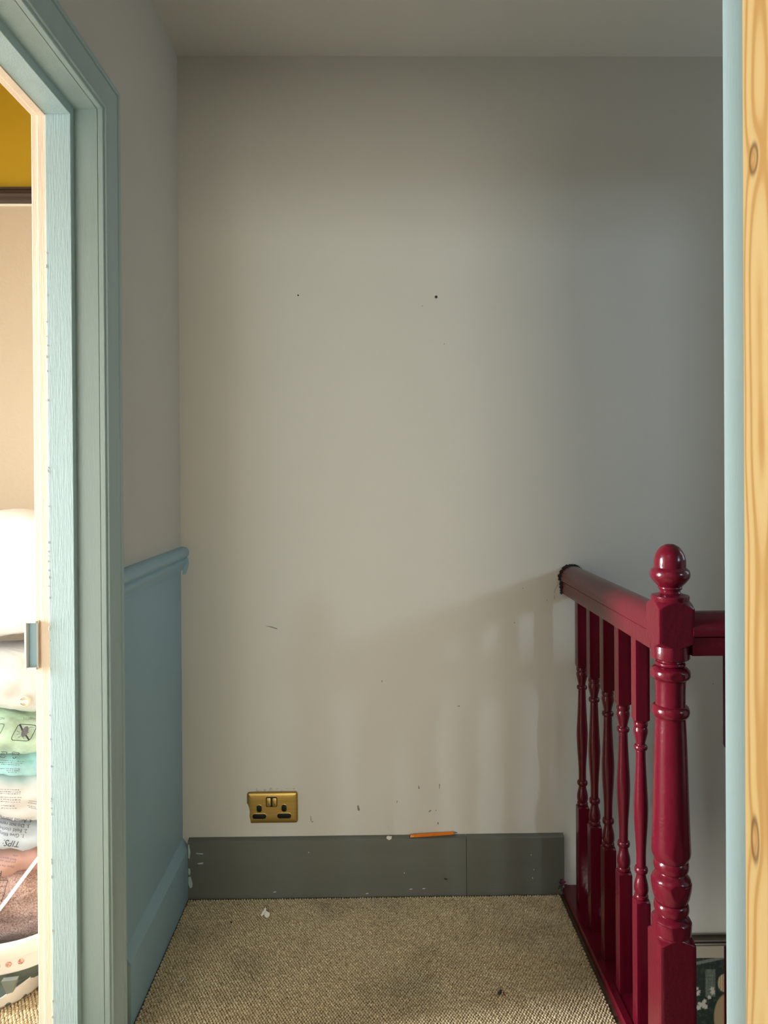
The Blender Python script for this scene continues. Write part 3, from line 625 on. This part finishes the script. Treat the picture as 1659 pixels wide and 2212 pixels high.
def photo(x, z):
    n1 = noise.noise(Vector((x*70, z*70, 1))); n2 = noise.noise(Vector((x*190, z*190, 5)))
    c = lerp(s2l((10, 34, 26)), s2l((44, 66, 50)), sm(-.1, .5, n1*0.6+n2*0.5))
    c = lerp(c, s2l((30, 60, 90)), sm(.35, .5, noise.noise(Vector((x*60, z*60, 9))))*.6*sm(-.26, -.22, z))
    e = z-(-0.2125+(x-0.935)*0.20); c = lerp(c, s2l((128, 140, 128)), (1-sm(.0035, .0055, abs(e)))*(.85+.3*n2))
    if -0.312 < z < -0.232: c = lerp(c, s2l((112, 124, 112)), (1-sm(.0135, .015, abs(x-0.971)))*(.8+.5*n2))
    # figure at the right: pale hair, face and blush top
    hx, hz = 1.012, -0.272; d = math.hypot((x-hx)/.020, (z-hz)/.027)
    bd = math.hypot((x-1.024)/.044, (z+0.372)/.072); c = lerp(c, lerp(s2l((170, 150, 112)), s2l((190, 120, 92)), sm(1.004, 1.012, x)), 1-sm(.92, 1.02, bd))
    c = lerp(c, lerp(s2l((214, 200, 160)), s2l((150, 134, 100)), .5+.5*math.sin(x*900+n1*3)), 1-sm(.9, 1.03, d))
    c = lerp(c, s2l((196, 150, 124)), 1-sm(.85, 1.05, math.hypot((x-1.016)/.012, (z+.278)/.019)))
    for a, b__, r in flow:
        q = math.hypot(x-a, z-b__); an = math.atan2(z-b__, x-a); c = lerp(c, s2l((206, 206, 192)), (1-sm(r*.75, r, q*(1+.25*math.cos(5*an)))))
    return c
mb = MB()
for j in range(nz_+1):
    for i in range(nx_+1):
        x, z = ix0+(ix1-ix0)*i/nx_, iz0+(iz1-iz0)*j/nz_; vs_.append((x, YB-0.0062, z)); cols.append(photo(x, z))
mb.add(vs_, [(j*(nx_+1)+i, j*(nx_+1)+i+1, (j+1)*(nx_+1)+i+1, (j+1)*(nx_+1)+i) for j in range(nz_) for i in range(nx_)])
po = mb.build('photo_print', PRINT, pf, fix=False)
at = po.data.color_attributes.new('print', 'FLOAT_COLOR', 'POINT')
at.data.foreach_set('color', [q for c in cols for q in (*c, 1.0)])

# ------------------------------------------------------------------ bedroom: laundry basket, storage bag, pillow
def sell(cx, cyy, a, bb_, n, N=72):
    out = []
    for k in range(N):
        t = 2*math.pi*k/N; c, s = math.cos(t), math.sin(t)
        out.append((cx+a*math.copysign(abs(c)**(2/n), c), cyy+bb_*math.copysign(abs(s)**(2/n), s)))
    return out
BCX, BCY = -1.03, 1.885
lb = empty('laundry_basket', (BCX, BCY, 0), 'white collapsible laundry basket with dark sage folding sides just inside the bedroom', 'basket')
def ringz(a, b_, n, zf):
    return [(x, y, zf(x, y) if callable(zf) else zf) for x, y in sell(BCX, BCY, a, b_, n)]
mb = MB(); mb.loft([ringz(.300, .238, 3.4, .098), ringz(.303, .241, 3.4, .133), ringz(.309, .247, 3.4, .135), ringz(.312, .250, 3.4, .150), ringz(.309, .247, 3.4, .163), ringz(.303, .241, 3.4, .167), ringz(.292, .230, 3.4, .163), ringz(.289, .227, 3.4, .10), ringz(.296, .234, 3.4, .094)]+[ringz(.300, .238, 3.4, .098)], caps=False)
rim = mb.build('rim', PLASTW, lb, smooth=50)
mb = MB(); mb.loft([ringz(.294, .232, 3.4, .097), ringz(.290, .228, 3.4, .082), ringz(.268, .214, 3.5, .060), ringz(.262, .210, 3.6, .058), ringz(.258, .212, 3.6, .050), ringz(.246, .214, 3.7, .040), ringz(.236, .222, 3.8, .030), ringz(.20, .18, 3.8, .028), ringz(.25, .19, 3.6, .06), ringz(.28, .22, 3.4, .09)], caps=False)
bel = mb.build('folding_sides', SAGE, lb, smooth=50)
mb = MB(); x0 = -0.828
mb.add([(x0-.012, 1.647, .092), (x0+.02, 1.652, .092), (x0+.010, 1.655, .062), (x0-.002, 1.652, .060), (x0-.012, 1.66, .092), (x0+.02, 1.665, .092), (x0+.010, 1.668, .062), (x0-.002, 1.665, .060)], [(0,1,2,3),(7,6,5,4),(0,4,5,1),(1,5,6,2),(2,6,7,3),(3,7,4,0)])
mb.build('tab', paint('mid_grey_rubber', s2l((118, 128, 124)), 0.5, 0, bstr=0), bel)
def wz(x, y):
    return 0.026+0.030*sm(0.14, 0.235, abs(x-BCX))
mb = MB(); mb.loft([ringz(.205, .200, 3.8, .0), ringz(.232, .222, 3.8, .006), ringz(.240, .230, 3.8, .016), [(x, y, wz(x, y)) for x, y, _ in ringz(.243, .233, 3.8, 0)], [(x, y, wz(x, y)-.001) for x, y, _ in ringz(.236, .226, 3.8, 0)], ringz(.22, .21, 3.8, .012)])
base_ = mb.build('base', PLASTW, lb, smooth=50)
def wallpt(mesh_o, x, z, off=0.0006):
    me = mesh_o.data; mw = Vector(mesh_o.location)+Vector(lb.location)
    bv = BVHTree.FromPolygons([v.co+mw for v in me.vertices], [p.vertices[:] for p in me.polygons])
    h = bv.ray_cast(Vector((x, 1.3, z)), Vector((0, 1, 0))); return h[0], h[1]
def discs(owner, spots_, r, z, mat, name):
    for x in spots_:
        p, nn = wallpt(owner, x, z)
        if p is None: continue
        if nn.y > 0: nn = -nn
        u_ = nn.cross(Vector((0, 0, 1))).normalized(); v_ = u_.cross(nn)
        mb = MB(); mb.loft([[tuple(p+nn*d+u_*rr_*math.cos(k*math.pi/8)+v_*rr_*math.sin(k*math.pi/8)) for k in range(16)] for d, rr_ in ((-.003, r), (.0005, r), (.0007, r*.9))]); mb.build(name, mat, owner)
discs(rim, [-0.853-.046*i for i in range(5)]+[-0.831, -0.808], 0.0068, 0.119, FLEECE, 'vent_hole')
discs(base_, [-0.8440, -0.8190-.0]+[-0.8665-.024*i for i in range(5)], 0.0068, 0.0130, SAGE, 'drain_hole')
# storage bag
GX, GY, GA, GB, GZ0, GZ1 = -0.99, 1.915, 0.285, 0.165, 0.045, 0.795
def bagpt(th, t, s=1.0, seed=0, amp=1.0):
    z = GZ0+(GZ1-GZ0)*t
    env = max(0.0, 1-abs(2*t-1)**5)**0.45
    c, q = math.cos(th), math.sin(th); n = 2.8
    a = GA*s*(0.80+0.20*env)*(1 if t > .2 else .86+.14*t/.2); b_ = GB*s*(0.35+0.65*env)
    x = GX+a*math.copysign(abs(c)**(2/n), c); y = GY+b_*math.copysign(abs(q)**(2/n), q)
    V = Vector((x*7, y*7, z*9+seed)); d = 0.016*noise.noise(V)+0.007*noise.noise(V*2.7)+0.003*noise.noise(V*7)
    V2 = Vector((x*5+z*14, y*4, z*22-x*12)); d += 0.004*(1-2*abs(noise.noise(V2)))
    r = Vector((x-GX, y-GY, 0)); L_ = r.length or 1
    return (x+r.x/L_*d*amp, y+r.y/L_*d*amp, z+0.006*noise.noise(V*1.3))
vb = empty('vacuum_storage_bag', (GX, GY, GZ0), 'bulging clear plastic storage bag printed with tips standing in the laundry basket', 'bag')
NT_, NZ_ = 120, 110
mb = MB(); mb.loft([[bagpt(2*math.pi*k/NT_, j/NZ_) for k in range(NT_)] for j in range(NZ_+1)])
shell = mb.build('plastic_film', CLEAR, vb, smooth=70)
BND = [0.060, 0.263, 0.307, 0.374, 0.500, 0.540, 0.640, 0.782]
def bnd(i, x, y):
    return BND[i]+(0 if i in (0, 7) else 0.030*noise.noise(Vector((x*7, y*5, i*3.3)))+0.012*noise.noise(Vector((x*19, y*19, i*5.1))))
def content(name, i, s, mat, label, cat, fuzz=0):
    rings = []; nr = 22; seed = i*4.7; mid = (BND[i]+BND[i+1])/2
    for j in range(nr+1):
        q = j/nr; e = (max(0, 1-abs(2*q-1)**4))**0.35; sc = s*(0.30+0.70*e); ring = []
        for k in range(110):
            p0 = Vector(bagpt(2*math.pi*k/110, (mid-GZ0)/(GZ1-GZ0)))
            z = bnd(i, p0.x, p0.y)+0.0015+(bnd(i+1, p0.x, p0.y)-bnd(i, p0.x, p0.y)-0.003)*q
            p = Vector(bagpt(2*math.pi*k/110, (z-GZ0)/(GZ1-GZ0)))
            m = sc+0.014*noise.noise(p*16+Vector((seed, 0, 0)))-0.012+(fuzz*random.uniform(-1, 1))
            ring.append((GX+(p.x-GX)*m, GY+(p.y-GY)*m, z+0.004*noise.noise(p*40)*(1 if 0 < j < nr else 0)))
        rings.append(ring)
    mb = MB(); mb.loft(rings); return tag(mb.build(name, mat, smooth=80, base=(GX, GY, BND[i])), label, cat, 'bedding packed in the clear bag')
content('fleece_blanket', 0, .975, FLEECE, 'brown pink fleece blanket at the bottom of the clear bag', 'blanket', .010)
content('folded_sheet', 1, .970, PINKF, 'salmon pink folded sheet on the fleece in the clear bag', 'sheet')
content('folded_cover', 2, .972, BLUEF, 'pale blue grey folded cover behind the printed tips', 'cover')
content('folded_towel', 3, .970, COTTON, 'white folded towel in the middle of the clear bag', 'towel')
content('folded_shirt', 4, .968, TEALF, 'turquoise folded shirt inside the clear bag', 'shirt')
content('folded_jumper', 5, .970, GREENF, 'mint green folded jumper behind the no insects symbol', 'jumper')
content('folded_duvet', 6, .970, COTTON, 'white folded duvet at the top of the clear bag', 'duvet')
bv = BVHTree.FromPolygons([v.co+Vector(shell.location)+Vector(vb.location) for v in shell.data.vertices], [p.vertices[:] for p in shell.data.polygons])
def onbag(px, py, off=0.0015):
    d = Vector(((px-808.5)/FOC, 1, -(py-1027.5)/FOC)); x, z = d.x*1.755, 1.2154+d.z*1.755
    h = bv.ray_cast(Vector((x, 1.2, z)), Vector((0, 1, 0)))
    return (x, (h[0].y if h[0] else 1.80)-off, z)
def ribbon(mb, pts, wpx, closed=False, off=.0015, sub=4):
    q = list(pts)+([pts[0]] if closed else [])
    for (ax_, ay), (bx_, by) in zip(q, q[1:]):
        L_ = math.hypot(bx_-ax_, by-ay) or 1; nx, ny = -(by-ay)/L_*wpx/2, (bx_-ax_)/L_*wpx/2
        for k in range(sub):
            t0, t1 = k/sub, (k+1)/sub; p = (ax_+(bx_-ax_)*t0, ay+(by-ay)*t0); r = (ax_+(bx_-ax_)*t1, ay+(by-ay)*t1)
            mb.add([onbag(p[0]+nx, p[1]+ny, off), onbag(r[0]+nx, r[1]+ny, off), onbag(r[0]-nx, r[1]-ny, off), onbag(p[0]-nx, p[1]-ny, off)], [(0,1,2,3)])
def text(mb, s, px, py, size, ang, shear=0):
    """s starts at (px, py) and runs along ang (picture degrees); glyph height about size"""
    cu = bpy.data.curves.new('t', 'FONT'); cu.body = s; cu.size = size*1.42; cu.resolution_u = 2; cu.shear = shear
    ob = bpy.data.objects.new('t', cu); C.objects.link(ob); dg = bpy.context.evaluated_depsgraph_get()
    me = bpy.data.meshes.new_from_object(ob.evaluated_get(dg)); a = math.radians(ang); ca, sa = math.cos(a), math.sin(a)
    vs = []
    for v in me.vertices:
        x, y = v.co.x, -v.co.y; vs.append(onbag(px+x*ca-y*sa, py+x*sa+y*ca))
    mb.add(vs, [p.vertices[:] for p in me.polygons])
    bpy.data.objects.remove(ob); bpy.data.curves.remove(cu); bpy.data.meshes.remove(me)
A1 = 189
def part(name, mat, fn, *a_, **k_):
    mb = MB(); fn(mb, *a_, **k_); return mb.build(name, mat, vb, fix=False)
def many(mb, *items):
    for it in items: ribbon(mb, *it)
part('printed_heading', INK, text, 'TIPS:', 43, 1811, 12.5, A1, .25)
for s_, px, py in (('1. Give filling w', 50, 1797), ('2. Fold clothes a', 55, 1787), ('3. Do not remove', 60, 1777), ('4. Avoid storing ba', 64, 1767)): part('printed_line', INK, text, s_, px, py, 7.6, A1)
for s_, px, py in (('Open the v', 31, 1860), ('put your und', 34, 1851), ('4inch space fr', 36, 1845), ('side', 38, 1838)): part('printed_line', INKG, text, s_, px, py, 4.6, A1)
part('printed_letter', INK, text, 'P', 7, 1869, 12, A1)
part('printed_line', INKG, text, 'NO INSECTS', 80, 1552, 4.6, 187); part('printed_line', INKG, text, 'NO M', 10, 1543, 4.6, 187)
part('printed_box', INK, many, ([(0, 1889), (17, 1891), (10, 1918), (0, 1940)], 1.1), ([(-2, 1903), (13, 1901)], .9), ([(-2, 1917), (8, 1917)], .9))
sq = [(38, 1561.5), (66, 1566), (69, 1568), (70, 1571), (62, 1592), (58, 1595), (55, 1595.5), (28, 1591.5), (25.5, 1588), (26, 1585), (34, 1564)]
o = part('printed_symbol', INK, many, (sq, 1.3, True), ([(37, 1562), (44.5, 1574)], 2.8), ([(51, 1582), (59.5, 1595)], 2.8), *[([a, c], .7) for a, c in (((38, 1588), (43, 1584)), ((50, 1591), (45, 1585)), ((33, 1573), (40, 1577)), ((35, 1581), (41, 1579)), ((66, 1570), (58, 1569)), ((58, 1569), (54, 1573)), ((57, 1579), (54, 1577)))])
mb = MB(); el = [(49.5+6.2*math.cos(k*math.pi/8)*.93+2.6*math.sin(k*math.pi/8), 1576.5-10*math.sin(k*math.pi/8)+1.4*math.cos(k*math.pi/8)) for k in range(16)]
mb.add([onbag(49.5, 1576.5, .002)]+[onbag(*p, off=.002) for p in el], [(0, k+1, (k+1) % 16+1) for k in range(16)])
i_ = mb.build('printed_insect', INKG, o, fix=False); i_.parent = o; i_.location = (0, 0, 0); i_.location = -Vector(vb.location)-Vector(o.location)
part('printed_symbol', INK, many, ([(-4, 1557), (5, 1556), (8.5, 1558), (8.5, 1561), (0, 1583)], 1.1))
part('printed_symbol', INK, many, ([(28, 1617.3), (40, 1619.2), (41.3, 1621), (38, 1624)], 1.3), ([(35.5, 1627), (31.5, 1631), (29.5, 1631), (28, 1627)], 1.3), ([(27.4, 1624), (26.5, 1619), (28, 1617.3)], 1.3))
part('printed_symbol', INK, many, ([(3, 1615.5), (14, 1616.5), (15.5, 1618), (14, 1622)], 1.4), ([(13, 1624), (11, 1627.5), (9, 1628), (2, 1627), (1, 1625)], 1.3), ([(2, 1622), (7, 1618)], .9), ([(4, 1624), (10, 1619)], .9), ([(8, 1625), (12, 1620)], .9))
mb = MB(); rr = random.Random(31)
for y0, x0_, x1_ in ((1634, 2, 50), (1638, 0, 48), (1642.5, 4, 42), (1651, 2, 42), (1656, 16, 40), (1660, 18, 34), (1697, 0, 38), (1702, 0, 40), (1706, 0, 40), (1714, 0, 42), (1719, 0, 40), (1724, 0, 38), (1733, 0, 28), (1739, 0, 30)):
    x = x0_
    while x < x1_:
        L_ = rr.uniform(1.2, 4.5); ribbon(mb, [(x, y0+(x-x0_)*.07), (x+L_, y0+(x+L_-x0_)*.07)], rr.uniform(.8, 1.6), sub=1); x += L_+rr.uniform(.7, 2)
for y0, x0_, x1_ in ((1725, 58, 72), (1730, 56, 72), (1737, 54, 70), (1741, 56, 72)):
    x = x0_
    while x < x1_:
        L_ = rr.uniform(1, 3); ribbon(mb, [(x, y0+(x-x0_)*.3), (x+L_, y0+(x+L_-x0_)*.3)], 1.1, sub=1); x += L_+1
tag(mb.build('small_print', INKG, vb, fix=False), kind='stuff')
mb = MB(); pts = [(80, 1846), (72, 1856.5), (54, 1880), (36, 1904), (18, 1928), (0, 1951), (-30, 1990)]
path = [Vector(onbag(*p, off=.003)) for p in smoothc(pts, 3)]; rings = []
for i, p in enumerate(path):
    tn = (path[min(i+1, len(path)-1)]-path[max(0, i-1)]).normalized(); s_ = tn.cross(Vector((0, 1, 0))).normalized(); n_ = s_.cross(tn)
    rings.append([tuple(p+s_*a+n_*c) for a, c in ((-.0042, -.001), (-.0042, .0022), (-.001, .0024), (-.0008, .0014), (.0008, .0014), (.001, .0024), (.0042, .0022), (.0042, -.001))])
mb.loft(rings); mb.build('zip_seal', PLASTW, vb, smooth=30)
mb = MB(); c = Vector(onbag(49, 1511)); ri = [[(c.x+.0135*r*math.cos(k*math.pi/10), c.y-h, c.z+.0125*r*math.sin(k*math.pi/10)) for k in range(20)] for r, h in ((1, -.002), (1, .004), (.82, .005), (.80, .002))]
mb.loft(ri); mb.box(c.x-.011, c.x+.011, c.y-.0065, c.y-.001, c.z-.0035, c.z+.0035)
mb.build('air_valve', paint('valve_plastic', s2l((206, 200, 180)), 0.4, 0, bstr=0), vb)
# pillow on top
PXc, PYc, PZc = -1.04, 1.975, 0.968
rings = []
for j in range(33):
    f_ = -math.pi/2+math.pi*j/32; ring = []
    for k in range(72):
        t = 2*math.pi*k/72; cf, sf = math.cos(f_), math.sin(f_)
        cc, ss = math.cos(t), math.sin(t)
        e = abs(cf)**0.6
        x = PXc+0.36*e*math.copysign(abs(cc)**.75, cc); y = PYc+0.19*e*math.copysign(abs(ss)**.75, ss)
        z = PZc+0.155*math.copysign(abs(sf)**.8, sf)
        V = Vector((x*6, y*6, z*6)); d = .02*noise.noise(V)+.008*noise.noise(V*3)
        ring.append((x+d*.5*cc, y+d*ss, z+d))
    rings.append(ring)
mb = MB(); mb.loft(rings); tag(mb.build('pillow', COTTON, smooth=80, base=(PXc, PYc, 0.80)), 'plump white pillow lying on top of the clear bag', 'pillow')
